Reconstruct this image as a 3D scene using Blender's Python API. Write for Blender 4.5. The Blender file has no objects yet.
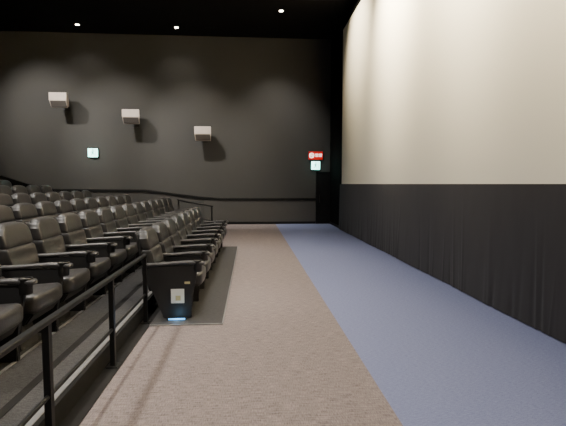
import bpy, bmesh, math, random
from mathutils import Vector, Matrix
random.seed(4)
PI = math.pi
S = bpy.context.scene
COL = S.collection

# ------------------------------------------------------------------ helpers
def srgb(r, g, b):
    f = lambda c: (c/255/12.92) if c/255 <= .04045 else ((c/255+.055)/1.055)**2.4
    return (f(r), f(g), f(b), 1)

def mat(name, col, rough=.6, metal=0, spec=.5, noise=None, bump=None, emit=None, coat=0, sheen=0):
    m = bpy.data.materials.new(name); m.use_nodes = True
    nt = m.node_tree; b = nt.nodes['Principled BSDF']
    b.inputs['Base Color'].default_value = col
    b.inputs['Roughness'].default_value = rough
    b.inputs['Metallic'].default_value = metal
    b.inputs['Specular IOR Level'].default_value = spec
    b.inputs['Coat Weight'].default_value = coat
    b.inputs['Sheen Weight'].default_value = sheen
    tc = nt.nodes.new('ShaderNodeTexCoord')
    def mapping(sc):
        mp = nt.nodes.new('ShaderNodeMapping'); mp.inputs['Scale'].default_value = sc
        nt.links.new(tc.outputs['Object'], mp.inputs['Vector']); return mp
    if noise:
        sc, amt = noise
        mp = mapping(sc); n = nt.nodes.new('ShaderNodeTexNoise'); n.inputs['Scale'].default_value = 1; n.inputs['Detail'].default_value = 4
        nt.links.new(mp.outputs[0], n.inputs['Vector'])
        r = nt.nodes.new('ShaderNodeValToRGB')
        r.color_ramp.elements[0].position = .3; r.color_ramp.elements[1].position = .7
        r.color_ramp.elements[0].color = [c*(1-amt) for c in col[:3]]+[1]
        r.color_ramp.elements[1].color = [min(1, c*(1+amt)) for c in col[:3]]+[1]
        nt.links.new(n.outputs[0], r.inputs[0]); nt.links.new(r.outputs[0], b.inputs['Base Color'])
    if bump:
        sc, st = bump
        mp = mapping(sc); n = nt.nodes.new('ShaderNodeTexNoise'); n.inputs['Scale'].default_value = 1; n.inputs['Detail'].default_value = 3
        nt.links.new(mp.outputs[0], n.inputs['Vector'])
        bp = nt.nodes.new('ShaderNodeBump'); bp.inputs['Strength'].default_value = st; bp.inputs['Distance'].default_value = .01
        nt.links.new(n.outputs[0], bp.inputs['Height']); nt.links.new(bp.outputs[0], b.inputs['Normal'])
    if emit:
        b.inputs['Emission Color'].default_value = emit[0]; b.inputs['Emission Strength'].default_value = emit[1]
    return m

def carpet(name, c1, c2, sx, sy, kx=.25, ky=.9):
    """woven loop carpet: fine streaks along the walkway, finer cross ribs"""
    m = bpy.data.materials.new(name); m.use_nodes = True
    nt = m.node_tree; b = nt.nodes['Principled BSDF']
    b.inputs['Roughness'].default_value = .95; b.inputs['Specular IOR Level'].default_value = .15
    tc = nt.nodes.new('ShaderNodeTexCoord')
    def nz(sc, det):
        mp = nt.nodes.new('ShaderNodeMapping'); mp.inputs['Scale'].default_value = sc
        n = nt.nodes.new('ShaderNodeTexNoise'); n.inputs['Scale'].default_value = 1; n.inputs['Detail'].default_value = det
        nt.links.new(tc.outputs['Object'], mp.inputs[0]); nt.links.new(mp.outputs[0], n.inputs['Vector']); return n
    a = nz((sx, sy, 1), 2); c = nz((sy*kx, sx*ky, 1), 2)
    mx = nt.nodes.new('ShaderNodeMath'); mx.operation = 'ADD'
    nt.links.new(a.outputs[0], mx.inputs[0]); nt.links.new(c.outputs[0], mx.inputs[1])
    r = nt.nodes.new('ShaderNodeValToRGB'); r.color_ramp.elements[0].position = .36; r.color_ramp.elements[1].position = .64
    hf = nt.nodes.new('ShaderNodeMath'); hf.operation = 'MULTIPLY'; hf.inputs[1].default_value = .5
    nt.links.new(mx.outputs[0], hf.inputs[0]); nt.links.new(hf.outputs[0], r.inputs[0])
    r.color_ramp.elements[0].color = c1; r.color_ramp.elements[1].color = c2
    nt.links.new(r.outputs[0], b.inputs['Base Color'])
    bp = nt.nodes.new('ShaderNodeBump'); bp.inputs['Strength'].default_value = .15; bp.inputs['Distance'].default_value = .003
    nt.links.new(hf.outputs[0], bp.inputs['Height']); nt.links.new(bp.outputs[0], b.inputs['Normal'])
    return m

def obj(name, bm, m, parent=None, smooth=False, loc=None):
    me = bpy.data.meshes.new(name)
    bmesh.ops.recalc_face_normals(bm, faces=bm.faces)
    bm.to_mesh(me); bm.free()
    if smooth:
        for p in me.polygons: p.use_smooth = True
        try: me.set_sharp_from_angle(angle=math.radians(38))
        except Exception: pass
    me.materials.append(m)
    o = bpy.data.objects.new(name, me); COL.objects.link(o)
    if parent: o.parent = parent
    if loc: o.location = loc
    return o

def tag(o, label=None, cat=None, group=None, kind=None):
    if label: o['label'] = label
    if cat: o['category'] = cat
    if group: o['group'] = group
    if kind: o['kind'] = kind
    return o

def thing(name, label, cat, loc=(0,0,0), rz=0, group=None):
    o = bpy.data.objects.new(name, None); COL.objects.link(o)
    o.empty_display_size = .1
    o.location = loc; o.rotation_euler = (0,0,rz)
    return tag(o, label, cat, group)

def box(bm, x0, x1, y0, y1, z0, z1):
    M = Matrix.Translation(((x0+x1)/2, (y0+y1)/2, (z0+z1)/2)) @ Matrix.Diagonal((x1-x0, y1-y0, z1-z0, 1))
    bmesh.ops.create_cube(bm, size=1, matrix=M)

def bx(x0, x1, y0, y1, z0, z1, bev=0):
    bm = bmesh.new(); box(bm, x0, x1, y0, y1, z0, z1)
    if bev: bmesh.ops.bevel(bm, geom=bm.edges[:], offset=bev, segments=2, affect='EDGES', profile=.5)
    return bm

def struct(name, bm, m, parent=None):
    o = obj(name, bm, m, parent)
    if not parent: o['kind'] = 'structure'
    return o

def rbox(bm, c, size, r, n=6, deform=None, M=None):
    """rounded box; deform works on normalised (-1..1) position and point"""
    t = bmesh.new(); bmesh.ops.create_cube(t, size=2)
    bmesh.ops.subdivide_edges(t, edges=t.edges[:], cuts=n, use_grid_fill=True)
    h = Vector(size)/2
    for v in t.verts:
        q = Vector([math.sin(a*PI/2) for a in v.co])
        p = Vector([q[i]*h[i] for i in range(3)])
        inn = Vector([max(-(h[i]-r), min(h[i]-r, p[i])) for i in range(3)])
        d = p-inn
        if d.length > 1e-9: p = inn + d.normalized()*r
        if deform: p = deform(q, p)
        p = p + Vector(c)
        if M: p = M @ p
        v.co = p
    mp = {}
    for v in t.verts: mp[v] = bm.verts.new(v.co)
    for f in t.faces: bm.faces.new([mp[v] for v in f.verts])
    t.free()

def tube(bm, p0, p1, r, seg=12):
    p0, p1 = Vector(p0), Vector(p1); d = p1-p0
    M = Matrix.Translation((p0+p1)/2) @ d.to_track_quat('Z', 'Y').to_matrix().to_4x4()
    bmesh.ops.create_cone(bm, cap_ends=True, segments=seg, radius1=r, radius2=r, depth=d.length, matrix=M)

def prism(bm, pts, y0, y1):
    """polygon in xz extruded along y"""
    a = [bm.verts.new((x, y0, z)) for x, z in pts]; b = [bm.verts.new((x, y1, z)) for x, z in pts]
    n = len(pts); bm.faces.new(a); bm.faces.new(b[::-1])
    for i in range(n): bm.faces.new((a[i], b[i], b[(i+1)%n], a[(i+1)%n]))

def lathe(bm, prof, c=(0,0,0), seg=24):
    rings = []
    for r, z in prof:
        rings.append([bm.verts.new((c[0]+r*math.cos(2*PI*i/seg), c[1]+r*math.sin(2*PI*i/seg), c[2]+z)) for i in range(seg)])
    for a, b in zip(rings, rings[1:]):
        for i in range(seg): bm.faces.new((a[i], a[(i+1)%seg], b[(i+1)%seg], b[i]))
    bm.faces.new(rings[0][::-1]); bm.faces.new(rings[-1])

# ------------------------------------------------------------------ materials
M_wall = mat('wall_dark_fabric', srgb(68,67,65), .9, noise=((.7,.7,.7), .01), bump=((60,60,60), .05), spec=.15)
M_low = mat('lower_wall_panel', srgb(74,72,69), .8, noise=((1.5,1.5,1.5), .03), spec=.2)
M_black = mat('black_masking', srgb(16,15,15), .9, spec=.05, noise=((3,3,3), .1))
M_ceil = mat('ceiling_dark', srgb(26,25,25), .95, spec=.05, noise=((2,2,2), .08))
M_trim = mat('trim_black', srgb(18,18,18), .6, spec=.2, noise=((8,8,8), .1))
M_brown = carpet('carpet_brown_grey', srgb(98,88,87), srgb(150,138,134), 200, 24, kx=.4, ky=.6)
M_blue = carpet('carpet_blue', srgb(104,110,140), srgb(132,138,170), 180, 120)
M_plat = carpet('platform_carpet_grey', srgb(54,53,53), srgb(80,79,79), 160, 90)
M_strip = mat('edge_strip', srgb(140,138,136), .5, metal=.2, noise=((20,20,20), .1))
M_riser = mat('riser_dark', srgb(30,29,28), .85, spec=.2, noise=((9,9,9), .15))
M_leather = mat('black_leather', srgb(56,54,53), .36, noise=((7,7,7), .12), bump=((90,90,90), .12), spec=.6)
M_shell = mat('seat_shell_plastic', srgb(38,37,37), .55, bump=((140,140,140), .1), noise=((6,6,6), .08), spec=.4)
M_arm = mat('armrest_plastic', srgb(74,72,71), .36, noise=((8,8,8), .08))
M_cup = mat('cup_holder_dark', srgb(20,19,19), .4, noise=((8,8,8), .08))
M_rail = mat('rail_black_paint', srgb(14,13,13), .5, spec=.3, noise=((10,10,10), .1))
M_screen = mat('projection_screen_white', srgb(252,244,222), .85, noise=((.6,.6,.6), .01), spec=.1)
M_curtain = mat('curtain_charcoal_cloth', srgb(58,56,57), .9, noise=((2,5,1.5), .06), bump=((150,150,150), .1), sheen=.08, spec=.15)
M_spk = mat('speaker_grey', srgb(205,192,180), .6, noise=((6,6,6), .05))
M_grille = mat('speaker_grille', srgb(88,82,78), .8, noise=((60,60,60), .12), bump=((200,200,200), .3))
M_bracket = mat('bracket_black', srgb(20,20,20), .5, noise=((10,10,10), .1))
M_white = mat('sticker_white', srgb(240,238,224), .6, noise=((20,20,20), .03))
M_beige = mat('sticker_beige', srgb(200,188,140), .6, noise=((20,20,20), .05))
M_house = mat('sign_housing', srgb(60,60,58), .5, noise=((10,10,10), .05))
M_exit = mat('exit_sign_panel', srgb(205,255,245), .4, noise=((10,10,10), .02), emit=(srgb(165,255,238), 6))
M_green = mat('exit_sign_green', srgb(0,120,95), .4, noise=((10,10,10), .05), emit=(srgb(0,150,115), .5))
M_red = mat('red_sign_panel', srgb(200,10,14), .4, noise=((10,10,10), .05), emit=(srgb(215,0,8), .5))
M_redw = mat('red_sign_white', srgb(255,240,235), .4, noise=((10,10,10), .02), emit=(srgb(255,225,215), 3))
M_lamp = mat('lamp_glow', srgb(255,245,225), .4, noise=((10,10,10), .02), emit=(srgb(255,238,210), 30))
M_foot = mat('footlight_blue', srgb(120,200,255), .4, noise=((10,10,10), .02), emit=(srgb(90,185,255), 1.8))
M_door = mat('door_black', srgb(18,17,17), .7, spec=.2, noise=((4,4,4), .1))
M_steel = mat('brushed_steel', srgb(70,68,66), .35, metal=.8, noise=((10,80,10), .1))

# ------------------------------------------------------------------ room
XR = 3.0; YF = 15.9; YB = -4.0; XL = -13.0
struct('floor', bx(-1.07, .94, YB, YF, -.1, 0), M_brown)
struct('floor_blue_carpet', bx(.94, 3.4, YB, YF, -.1, 0), M_blue)
struct('wall_far', bx(XL, 3.6, YF, YF+.15, -.1, 7.0), M_wall)
struct('wall_far_lower', bx(-1.7, 2.46, YF-.012, YF, .09, .90), M_low)
struct('wall_right', bx(3.12, 3.3, YB, YF, -.1, 7.0), M_black)
struct('wall_back', bx(XL, 3.6, YB-.15, YB, -.1, 7.0), M_wall)
struct('wall_left', bx(XL-.15, XL, YB, YF, -.1, 7.0), M_wall)
struct('ceiling', bx(XL, 3.6, YB, YF+.1, 6.82, 7.0), M_ceil)
struct('wall_screen_side', bx(3.0, 3.12, 13.75, YF, 0, 6.82), M_black)

rows_x = [-.87, -1.98, -3.03, -4.08, -5.13, -6.18]
tier_h = [0, .15, .24, .35, .49, .63]
edges = [-1.22, -2.52, -3.58, -4.63, -5.68]
for k in range(1, 6):
    x1 = edges[k-1]; x0 = edges[k] if k < 5 else -7.2
    struct('floor_tier', bx(x0, x1, YB, YF, -.1, tier_h[k]), M_plat)
struct('floor_tier', bx(-9.5, -7.2, YB, YF, -.1, 1.0), M_plat)
struct('floor_tier', bx(XL, -9.5, YB, YF, -.1, 1.5), M_plat)
struct('trim_1', bx(-1.222, -1.19, YB, YF, 0, .152), M_riser)
struct('floor_curb', bx(-1.19, -1.07, YB, YF, -.1, .006), M_riser)
struct('trim_2', bx(-1.26, -1.222, YB, YF, .15, .158), M_strip)
struct('trim_3', bx(-1.80, -1.775, YB, 12.2, .15, .158), M_strip)
struct('trim_6', bx(-1.50, -1.44, YB, 12.2, .15, .154), M_riser)
struct('floor_front_row', bx(-1.07, -.31, 4.5, 10.15, -.02, .012), M_plat)
bm = bmesh.new(); box(bm, -.31, -.298, 4.488, 10.162, 0, .014); box(bm, -1.07, -.31, 4.488, 4.5, 0, .014); box(bm, -1.07, -.31, 10.15, 10.162, 0, .014)
struct('trim_4', bm, M_strip)

bm = bmesh.new()
pts = [(3.0,.93), (-1.1,.93), (-1.9,1.0), (-3.8,1.25), (-7.4,1.28), (-9,1.4), (-13,2.2)]
for (xa, za), (xb, zb) in zip(pts, pts[1:]):
    a = [bm.verts.new(v) for v in ((xa,YF-.03,za-.045),(xb,YF-.03,zb-.045),(xb,YF-.03,zb+.045),(xa,YF-.03,za+.045))]
    b = [bm.verts.new((v.co.x, YF, v.co.z)) for v in a]
    bm.faces.new(a); bm.faces.new(b[::-1])
    for i in range(4): bm.faces.new((a[i], b[i], b[(i+1)%4], a[(i+1)%4]))
struct('trim_5', bm, M_trim)
struct('baseboard_far', bx(-1.2, 2.46, YF-.02, YF, 0, .09), M_trim)
struct('baseboard_right', bx(2.985, 3.0, 13.95, YF, 0, .09), M_trim)

bm = bmesh.new()
prism(bm, [(-5.7,.5), (-5.7,1.30), (-7.03,1.74), (-9.5,2.60), (-9.5,1.0), (-7.2,.6)], 12.62, 12.72)
struct('wall_parapet', bm, M_trim)

d = struct('door_1', bx(2.52, 2.97, YF-.05, YF+.01, 0, 1.9), M_door)
bm = bmesh.new(); box(bm, 2.46, 2.52, YF-.07, YF+.01, 0, 1.96); box(bm, 2.97, 2.999, YF-.07, YF+.01, 0, 1.96); box(bm, 2.46, 2.999, YF-.07, YF+.01, 1.9, 1.96)
obj('door_frame', bm, M_trim, d)
bm = bmesh.new(); tube(bm, (2.60,YF-.1,.8), (2.60,YF-.1,1.1), .012); tube(bm, (2.60,YF-.1,.83), (2.60,YF-.05,.83), .008); tube(bm, (2.60,YF-.1,1.07), (2.60,YF-.05,1.07), .008)
obj('door_handle', bm, M_steel, d, True)

# ------------------------------------------------------------------ screen and curtain
t = thing('projection_screen', 'huge cream white cinema screen above the charcoal skirt curtain', 'screen', (2.97, 7.8, 1.5))
obj('screen_surface', bx(-.01, .01, -5.8, 5.85, 0.0, 4.87), M_screen, t)
bm = bmesh.new()
box(bm, -.02, .05, 5.85, 5.95, -.006, 4.97); box(bm, -.02, .05, -5.9, -5.8, -.006, 4.97)
box(bm, -.02, .05, -5.8, 5.85, 4.87, 4.97); box(bm, -.012, .05, -5.8, 5.85, -.006, 0)
obj('screen_frame', bm, M_black, t)

bm = bmesh.new(); NY, NZ = 1500, 16; Y0, Y1 = 1.4, 13.9
folds = []
y = Y0
while y < Y1:
    y += random.choice([.05, .08, .12, .16, .28])*random.uniform(.7, 1.3)
    folds.append((y, random.uniform(.015, .045), random.uniform(-1, 1), random.uniform(-.15, .15), random.uniform(.35, .95)))
def cur(y, s):
    v = 0
    for c0, w, a, sk, top in folds:
        d = y-(c0+sk*s)
        if abs(d) < 3*w: v += a*math.exp(-(d/w)**2)*max(0, 1-s/top)
    return .013*v + .010*math.sin(y*2.3)*(1-s)
grid = []
for i in range(NY+1):
    y = Y0+(Y1-Y0)*i/NY
    grid.append([bm.verts.new((2.955-.03*(1-j/NZ)+cur(y, j/NZ), y, .012+1.482*j/NZ)) for j in range(NZ+1)])
for i in range(NY):
    for j in range(NZ): bm.faces.new((grid[i][j], grid[i+1][j], grid[i+1][j+1], grid[i][j+1]))
c = obj('skirt_curtain', bm, M_curtain, None, True)
tag(c, 'charcoal cloth skirt curtain hanging in soft folds below the screen', 'curtain')

# ------------------------------------------------------------------ cinema seats
def lean(p, z0=.42, k=.23):
    return Vector((p.x - (p.z-z0)*k, p.y, p.z))

def backrest_mesh():
    bm = bmesh.new()
    def df(q, p):
        p.y *= 1 - .07*max(0, -q.z)
        if q.x > 0: p.x += .028*abs(q.y)**3 - .012*math.cos(q.z*PI*1.5)*(1-abs(q.y)**2)*.8
        return p
    def fin(x, z):
        def g(q, p):
            p = df(q, p); return lean(Vector((p.x + x, p.y, p.z + z)))
        return g
    rbox(bm, (0,0,0), (.110,.50,.225), .034, 9, fin(-.225,.435))
    rbox(bm, (0,0,0), (.100,.505,.225), .032, 9, fin(-.233,.643))
    return bm
def headrest_mesh():
    bm = bmesh.new()
    def df(q, p):
        if q.z > 0: p.y *= 1 - .14*q.z**2*abs(q.y)
        if q.x > 0: p.x += .02*abs(q.y)**3
        if q.z > .3: p.z -= .030*abs(q.y)**3
        return lean(Vector((p.x-.230, p.y, p.z+.860)))
    rbox(bm, (0,0,0), (.105,.51,.24), .046, 10, df)
    return bm
def shell_mesh():
    bm = bmesh.new()
    def df(q, p):
        if q.z > 0: p.y *= 1 - .06*q.z**2
        p.x -= .02*(1-q.y**2)
        return lean(Vector((p.x-.288, p.y, p.z+.61)))
    rbox(bm, (0,0,0), (.035,.50,.66), .016, 8, df)
    return bm
def seat_mesh():
    bm = bmesh.new()
    def df(q, p):
        if q.z > 0: p.z += .015*q.x - .014*(1-q.y**2)*(1-q.x**2)
        if q.x > 0: p.x += .02*(1-q.y**2)
        return p
    rbox(bm, (.05,0,.400), (.52,.52,.145), .052, 10, df)
    return bm
def pan_mesh():
    bm = bmesh.new(); prism(bm, [(-.24,.24), (.22,.24), (.29,.335), (-.24,.335)], -.24, .24)
    bmesh.ops.bevel(bm, geom=bm.edges[:], offset=.012, segments=2, affect='EDGES'); return bm
def base_mesh():
    bm = bmesh.new(); prism(bm, [(-.08,.0), (.14,.0), (.12,.05), (.06,.24), (-.10,.24), (-.09,.05)], -.15, .15)
    bmesh.ops.bevel(bm, geom=bm.edges[:], offset=.01, segments=2, affect='EDGES'); return bm
def side_mesh():
    bm = bmesh.new()
    prism(bm, [(-.32,.585), (.23,.585), (.27,.56), (.275,.50), (.235,.30), (.205,.12), (.215,.0), (-.10,.0), (-.11,.08), (-.20,.30), (-.32,.49)], -.026, .026)
    bmesh.ops.bevel(bm, geom=bm.edges[:], offset=.009, segments=2, affect='EDGES'); return bm
def arm_mesh():
    bm = bmesh.new()
    def df(q, p):
        if q.x > .2: p.y *= 1+.25*(q.x-.2)
        p.z += .014*math.sin(q.x*1.6) - .035*max(0, q.x-.55)
        if q.z < 0: p.z += .010*(1-abs(q.x))
        return p
    rbox(bm, (.035,0,.610), (.65,.080,.042), .020, 10, df)
    return bm
def cup_mesh():
    bm = bmesh.new()
    lathe(bm, [(.042,-.085), (.046,-.08), (.048,.026), (.052,.032), (.050,.037), (.043,.037), (.040,.030), (.038,-.07)], (.285,0,.606)); return bm

MESH = {}
def proto(name, bm, m):
    me = bpy.data.meshes.new(name); bmesh.ops.recalc_face_normals(bm, faces=bm.faces); bm.to_mesh(me); bm.free()
    for p in me.polygons: p.use_smooth = True
    me.set_sharp_from_angle(angle=math.radians(50)); me.materials.append(m); MESH[name] = me
proto('backrest', backrest_mesh(), M_leather); proto('headrest', headrest_mesh(), M_leather)
proto('back_shell', shell_mesh(), M_shell); proto('seat', seat_mesh(), M_leather)
proto('seat_pan', pan_mesh(), M_shell); proto('pedestal', base_mesh(), M_shell)
proto('side_panel', side_mesh(), M_shell); proto('armrest', arm_mesh(), M_arm); proto('cup_holder', cup_mesh(), M_cup)
def part(name, parent, y=0):
    o = bpy.data.objects.new(name, MESH[name]); COL.objects.link(o); o.parent = parent; o.location = (0, y, 0); return o
PITCH = .655
def make_seat(loc, label, group, last=False):
    t = thing('cinema_seat', label, 'seat', loc, 0, group)
    b = part('backrest', t); part('headrest', b); part('back_shell', t); part('seat', t); part('seat_pan', t); part('pedestal', t)
    for y in ((-PITCH/2, PITCH/2) if last else (-PITCH/2,)):
        part('side_panel', t, y); a = part('armrest', t, y); part('cup_holder', a)
    return t
ordn = ['nearest', 'second', 'third', 'fourth', 'fifth', 'sixth', 'seventh', 'eighth', 'ninth', 'tenth', 'eleventh', 'twelfth', 'thirteenth', 'fourteenth', 'fifteenth']
rown = ['front row by the walkway', 'second row behind the railing', 'third row', 'fourth row', 'fifth row', 'rearmost visible row']
start = [5.06, 2.98, 4.64, 6.6, 8.57, 10.53]
count = [8, 15, 12, 9, 6, 3]
near = None
for r in range(6):
    n = count[r]
    for k in range(n):
        y = start[r]+k*PITCH
        w = 'nearest seat' if k == 0 else ('farthest seat' if k == n-1 else ordn[k]+' from near end')
        t = make_seat((rows_x[r], y, tier_h[r]+(.013 if r == 0 else .0)), 'black leather seat, %s, %s' % (w, rown[r]),
                  'seats in the '+rown[r], last=(k == n-1))
        if near is None: near = t
near['label'] = 'black leather seat ending the front row, white sticker on its side panel'

s = obj('sticker', bx(-.01, .135, -PITCH/2-.0295, -PITCH/2-.0265, .17, .33, 0), M_white, near); s['label'] = 'white paper sticker'
obj('sticker_patch', bx(.04, .095, -PITCH/2-.031, -PITCH/2-.0295, .20, .255, 0), M_beige, s)
obj('seat_number_plate', bx(.14, .20, -PITCH/2-.0295, -PITCH/2-.0265, .385, .41, 0), M_beige, near)

t = thing('foot_light', 'small glowing blue foot light on the floor at the front row end panel', 'light', (-.81, 4.66, .012))
obj('light_body', bx(-.11, .11, -.02, .02, 0, .025, .004), M_shell, t)
obj('light_lens', bx(-.09, .09, -.023, -.019, .004, .021), M_foot, t)

# ------------------------------------------------------------------ railings
RX = -1.13
t = thing('safety_railing', 'long black steel railing between second row and the brown carpet', 'railing', (RX, 4.6, .006))
h = .745
bm = bmesh.new(); rbox(bm, (0, -2.6, h-.012), (.045, 5.28, .032), .01, 4); obj('top_rail', bm, M_rail, t, True)
bm = bmesh.new(); tube(bm, (0,0,.31), (0,-5.2,.31), .014); obj('mid_rail', bm, M_rail, t, True)
for y in (0, -1.1, -2.2, -3.3, -4.4):
    bm = bmesh.new(); box(bm, -.019, .019, y-.019, y+.019, 0, h-.02)
    p = obj('post', bm, M_rail, t)
    obj('base_plate', bx(-.045, .045, y-.05, y+.05, 0, .01, .002), M_rail, p)

t = thing('stair_handrail', 'short black handrail sloping down beside the far end of the seat rows', 'railing', (RX, 12.62, 0))
bm = bmesh.new(); tube(bm, (.04,0,.84), (-1.0,0,1.03), .022); obj('top_rail', bm, M_rail, t, True)
bm = bmesh.new(); tube(bm, (.0,0,.42), (-.96,0,.60), .014); obj('mid_rail', bm, M_rail, t, True)
bm = bmesh.new(); tube(bm, (0,0,.006), (0,0,.84), .02); obj('post', bm, M_rail, t, True)
bm = bmesh.new(); tube(bm, (-.96,0,.15), (-.96,0,1.02), .02); obj('post', bm, M_rail, t, True)

# ------------------------------------------------------------------ wall speakers
def wall_speaker(x, z, label):
    t = thing('wall_speaker', label, 'speaker', (x, YF, z), 0, 'surround speakers on the dark side wall')
    R = Matrix.Rotation(math.radians(8), 4, 'X')
    bm = bmesh.new()
    f = [(-.27,-.16,-.25), (.27,-.16,-.25), (.29,-.26,.0), (.29,-.22,.25), (-.29,-.22,.25), (-.29,-.26,.0)]
    b = [(-.20,.16,-.20), (.20,.16,-.20), (.20,.16,.0), (.20,.16,.25), (-.20,.16,.25), (-.20,.16,.0)]
    vf = [bm.verts.new(v) for v in f]; vb = [bm.verts.new(v) for v in b]
    bm.faces.new((vf[0],vf[1],vf[2],vf[5])); bm.faces.new((vf[5],vf[2],vf[3],vf[4])); bm.faces.new(vb[::-1])
    for i in range(6): bm.faces.new((vf[i], vb[i], vb[(i+1)%6], vf[(i+1)%6]))
    bmesh.ops.bevel(bm, geom=bm.edges[:], offset=.006, segments=2, affect='EDGES')
    M = Matrix.Translation((0,-.46,0)) @ R
    bmesh.ops.transform(bm, matrix=M, verts=bm.verts); obj('cabinet', bm, M_spk, t)
    bm = bmesh.new(); rbox(bm, (0,0,0), (.51,.02,.235), .008, 3)
    bmesh.ops.transform(bm, matrix=M @ Matrix.Translation((0,-.212,-.127)) @ Matrix.Rotation(math.radians(21.8), 4, 'X'), verts=bm.verts)
    obj('grille', bm, M_grille, t)
    bm = bmesh.new(); box(bm, -.12,.12,-.02,0,-.30,.0); box(bm, -.03,.03,-.32,-.02,-.03,.03)
    box(bm, -.05,.05,-.10,-.02,-.20,.08); obj('bracket', bm, M_bracket, t)
wall_speaker(-6.50, 4.38, 'pale box speaker on dark wall, highest and leftmost of the three')
wall_speaker(-4.10, 3.85, 'pale box speaker on dark wall, middle one of the three')
wall_speaker(-1.65, 3.29, 'pale box speaker on dark wall, lowest one nearest the screen')

# ------------------------------------------------------------------ signs
def poly(bm, pts, y):
    bm.faces.new([bm.verts.new((x, y, z)) for x, z in pts])
def runner(w, y, parent, m):
    bm = bmesh.new(); k = w
    bmesh.ops.create_circle(bm, cap_ends=True, segments=16, radius=.03*k/.34, matrix=Matrix.Translation((.01*k/.34, y, .10*k/.34)) @ Matrix.Rotation(PI/2, 4, 'X'))
    q = lambda L: [(a*k/.34, b*k/.34) for a, b in L]
    poly(bm, q([(-.035,.05),(.03,.06),(.02,-.02),(-.02,-.03)]), y-.0003)
    poly(bm, q([(-.02,-.02),(.015,-.02),(.06,-.06),(.05,-.085)]), y-.0006)
    poly(bm, q([(.05,-.06),(.065,-.07),(.04,-.125),(.025,-.12)]), y-.0009)
    poly(bm, q([(-.02,-.02),(.0,-.035),(-.07,-.115),(-.09,-.10)]), y-.0012)
    poly(bm, q([(-.03,.05),(-.02,.03),(-.08,.0),(-.09,.015)]), y-.0015)
    poly(bm, q([(.02,.055),(.02,.035),(.075,.02),(.08,.035)]), y-.0018)
    poly(bm, q([(.10,.13),(.12,.13),(.12,-.125),(.10,-.125)]), y-.0003)
    return obj('running_figure', bm, m, parent)
def exit_sign(x, z, w, h, label):
    t = thing('exit_sign', label, 'exit sign', (x, YF, z), 0)
    obj('housing', bx(-w/2-.015, w/2+.015, -.07, 0, -h/2-.015, h/2+.015, .006), M_house, t)
    p = obj('lit_panel', bx(-w/2, w/2, -.078, -.069, -h/2, h/2), M_exit, t)
    runner(.32, -.0795, p, M_green)
    L = bpy.data.lights.new('sign_glow', 'POINT'); L.energy = 3; L.color = (.5,1,.9); L.shadow_soft_size = .1
    o = bpy.data.objects.new('sign_glow', L); COL.objects.link(o); o.location = (x, YF-.3, z)
exit_sign(-5.62, 2.62, .34, .30, 'small glowing green and white exit sign alone on the dark wall above the seats')
exit_sign(2.44, 2.19, .32, .30, 'small glowing green and white exit sign just below the red sign')
t = thing('red_sign', 'red illuminated no smoking sign above the exit sign near the screen', 'sign', (2.44, YF, 2.56))
obj('housing', bx(-.28, .28, -.07, 0, -.165, .165, .006), M_house, t)
p = obj('lit_panel', bx(-.265, .265, -.078, -.069, -.15, .15), M_red, t)
bm = bmesh.new()
n = 28
for i in range(n):
    a, b = 2*PI*i/n, 2*PI*(i+1)/n
    poly(bm, [(-.15+.095*math.cos(a), .095*math.sin(a)), (-.15+.095*math.cos(b), .095*math.sin(b)), (-.15+.066*math.cos(b), .066*math.sin(b)), (-.15+.066*math.cos(a), .066*math.sin(a))], -.0795)
poly(bm, [(-.215,.045),(-.198,.062),(-.085,-.045),(-.102,-.062)], -.0799)
poly(bm, [(-.195,-.014),(-.105,-.014),(-.105,.014),(-.195,.014)], -.0803)
obj('emblem', bm, M_redw, p)
cu = bpy.data.curves.new('lettering', 'FONT'); cu.body = '禁煙'; cu.size = .135; cu.align_x = 'CENTER'; cu.align_y = 'CENTER'
tmp = bpy.data.objects.new('tmp', cu); COL.objects.link(tmp); bpy.context.view_layer.update()
me = bpy.data.meshes.new_from_object(tmp.evaluated_get(bpy.context.evaluated_depsgraph_get()))
bpy.data.objects.remove(tmp); me.materials.clear(); me.materials.append(M_redw)
lo = bpy.data.objects.new('lettering', me); COL.objects.link(lo); lo.parent = p
lo.location = (.11, -.0797, 0); lo.rotation_euler = (PI/2, 0, 0)

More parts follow.
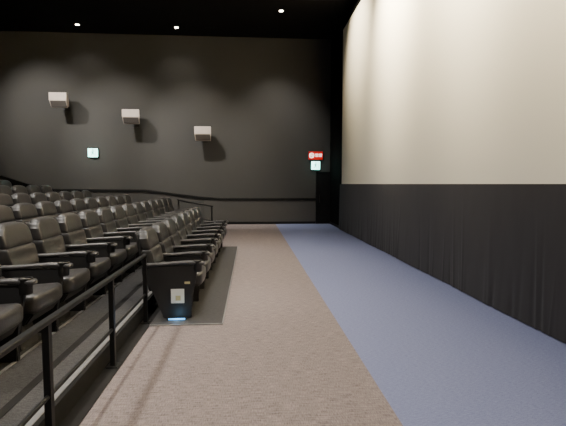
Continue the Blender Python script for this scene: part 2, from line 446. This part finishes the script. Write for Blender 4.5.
# ------------------------------------------------------------------ ceiling lights
def downlight(x, y, z, label, watts, size=95, tilt=(0,0), col=(1,.95,.88), blend=1.0, soft=.08):
    t = thing('downlight', label, 'ceiling light', (x, y, z), 0, 'recessed ceiling downlights')
    bm = bmesh.new()
    lathe(bm, [(.10,0),(.10,-.015),(.075,-.018),(.07,-.004),(.07,0)], seg=24)
    obj('trim_ring', bm, M_bracket, t, True)
    bm = bmesh.new(); bmesh.ops.create_cone(bm, cap_ends=True, segments=24, radius1=.062, radius2=.062, depth=.006, matrix=Matrix.Translation((0,0,-.021)))
    obj('lamp', bm, M_lamp, t)
    if watts:
        L = bpy.data.lights.new('downlight_beam', 'SPOT'); L.energy = watts; L.spot_size = math.radians(size); L.spot_blend = blend
        L.color = col; L.shadow_soft_size = soft
        o = bpy.data.objects.new('downlight_beam', L); COL.objects.link(o); o.location = (x, y, z-.05)
        # tilt: first = degrees toward the far wall (+Y), second = degrees toward the screen (+X)
        o.rotation_euler = (math.radians(tilt[0]), -math.radians(tilt[1]), 0)
ZL = 6.82; ZH = 6.82
downlight(-5.72, 15.05, ZL-.0, 'ceiling downlight washing the wall right of the highest speaker', 90, 120)
downlight(-2.47, 15.05, ZL-.0, 'ceiling downlight washing the wall left of the lowest speaker', 90, 120)
downlight(.98, 13.4, ZH, 'ceiling downlight set forward of the far wall, nearest the screen', 900, 70, (30, 0))
for x, tl in ((-6.55, 48), (-4.14, 43), (-1.66, 39)):
    downlight(x-1.7, 12.1, ZL, 'ceiling downlight aimed at a wall speaker, outside the view', 1900, 56, (tl, 20), soft=.04)
for (x, y) in ((-4.2,8), (-4.2,4), (-8,6), (-4.2,0)):  # house lights added out of view to brighten the seats
    downlight(x, y, ZL, 'added fill light over the seat rows, outside the view', 1350, 120, soft=.2)
for (x, y) in ((-.1,9.5), (-.1,5.5), (-.1,1.0)):  # broad soft lamps added overhead, unseen, to lift the carpet
    downlight(x, y, ZH, 'added soft fill light over the carpeted walkway, outside the view', 1450, 115, soft=.8)
for y, e in ((11.6, 1500), (8.6, 6000), (5.6, 6500), (2.6, 8500), (.2, 6000)):
    downlight(1.25, y, ZH, 'ceiling downlight washing the screen, outside the view', e, 84, (0, 54), (1,.88,.66), 1.0, soft=.15)

L = bpy.data.lights.new('foot_glow', 'POINT'); L.energy = .5; L.color = (.3,.65,1); L.shadow_soft_size = .03
o = bpy.data.objects.new('foot_glow', L); COL.objects.link(o); o.location = (-.8, 4.60, .05)

w = bpy.data.worlds.new('world'); S.world = w; w.use_nodes = True
w.node_tree.nodes['Background'].inputs[0].default_value = (.9,.88,.85,1); w.node_tree.nodes['Background'].inputs[1].default_value = .05

cam = bpy.data.cameras.new('camera'); cam.lens = 27.03; cam.sensor_width = 36; cam.clip_start = .05
co = bpy.data.objects.new('camera', cam); COL.objects.link(co); co.location = (0,0,1.5)
co.rotation_euler = (math.radians(90-3.9), 0, math.radians(-4.4)); S.camera = co
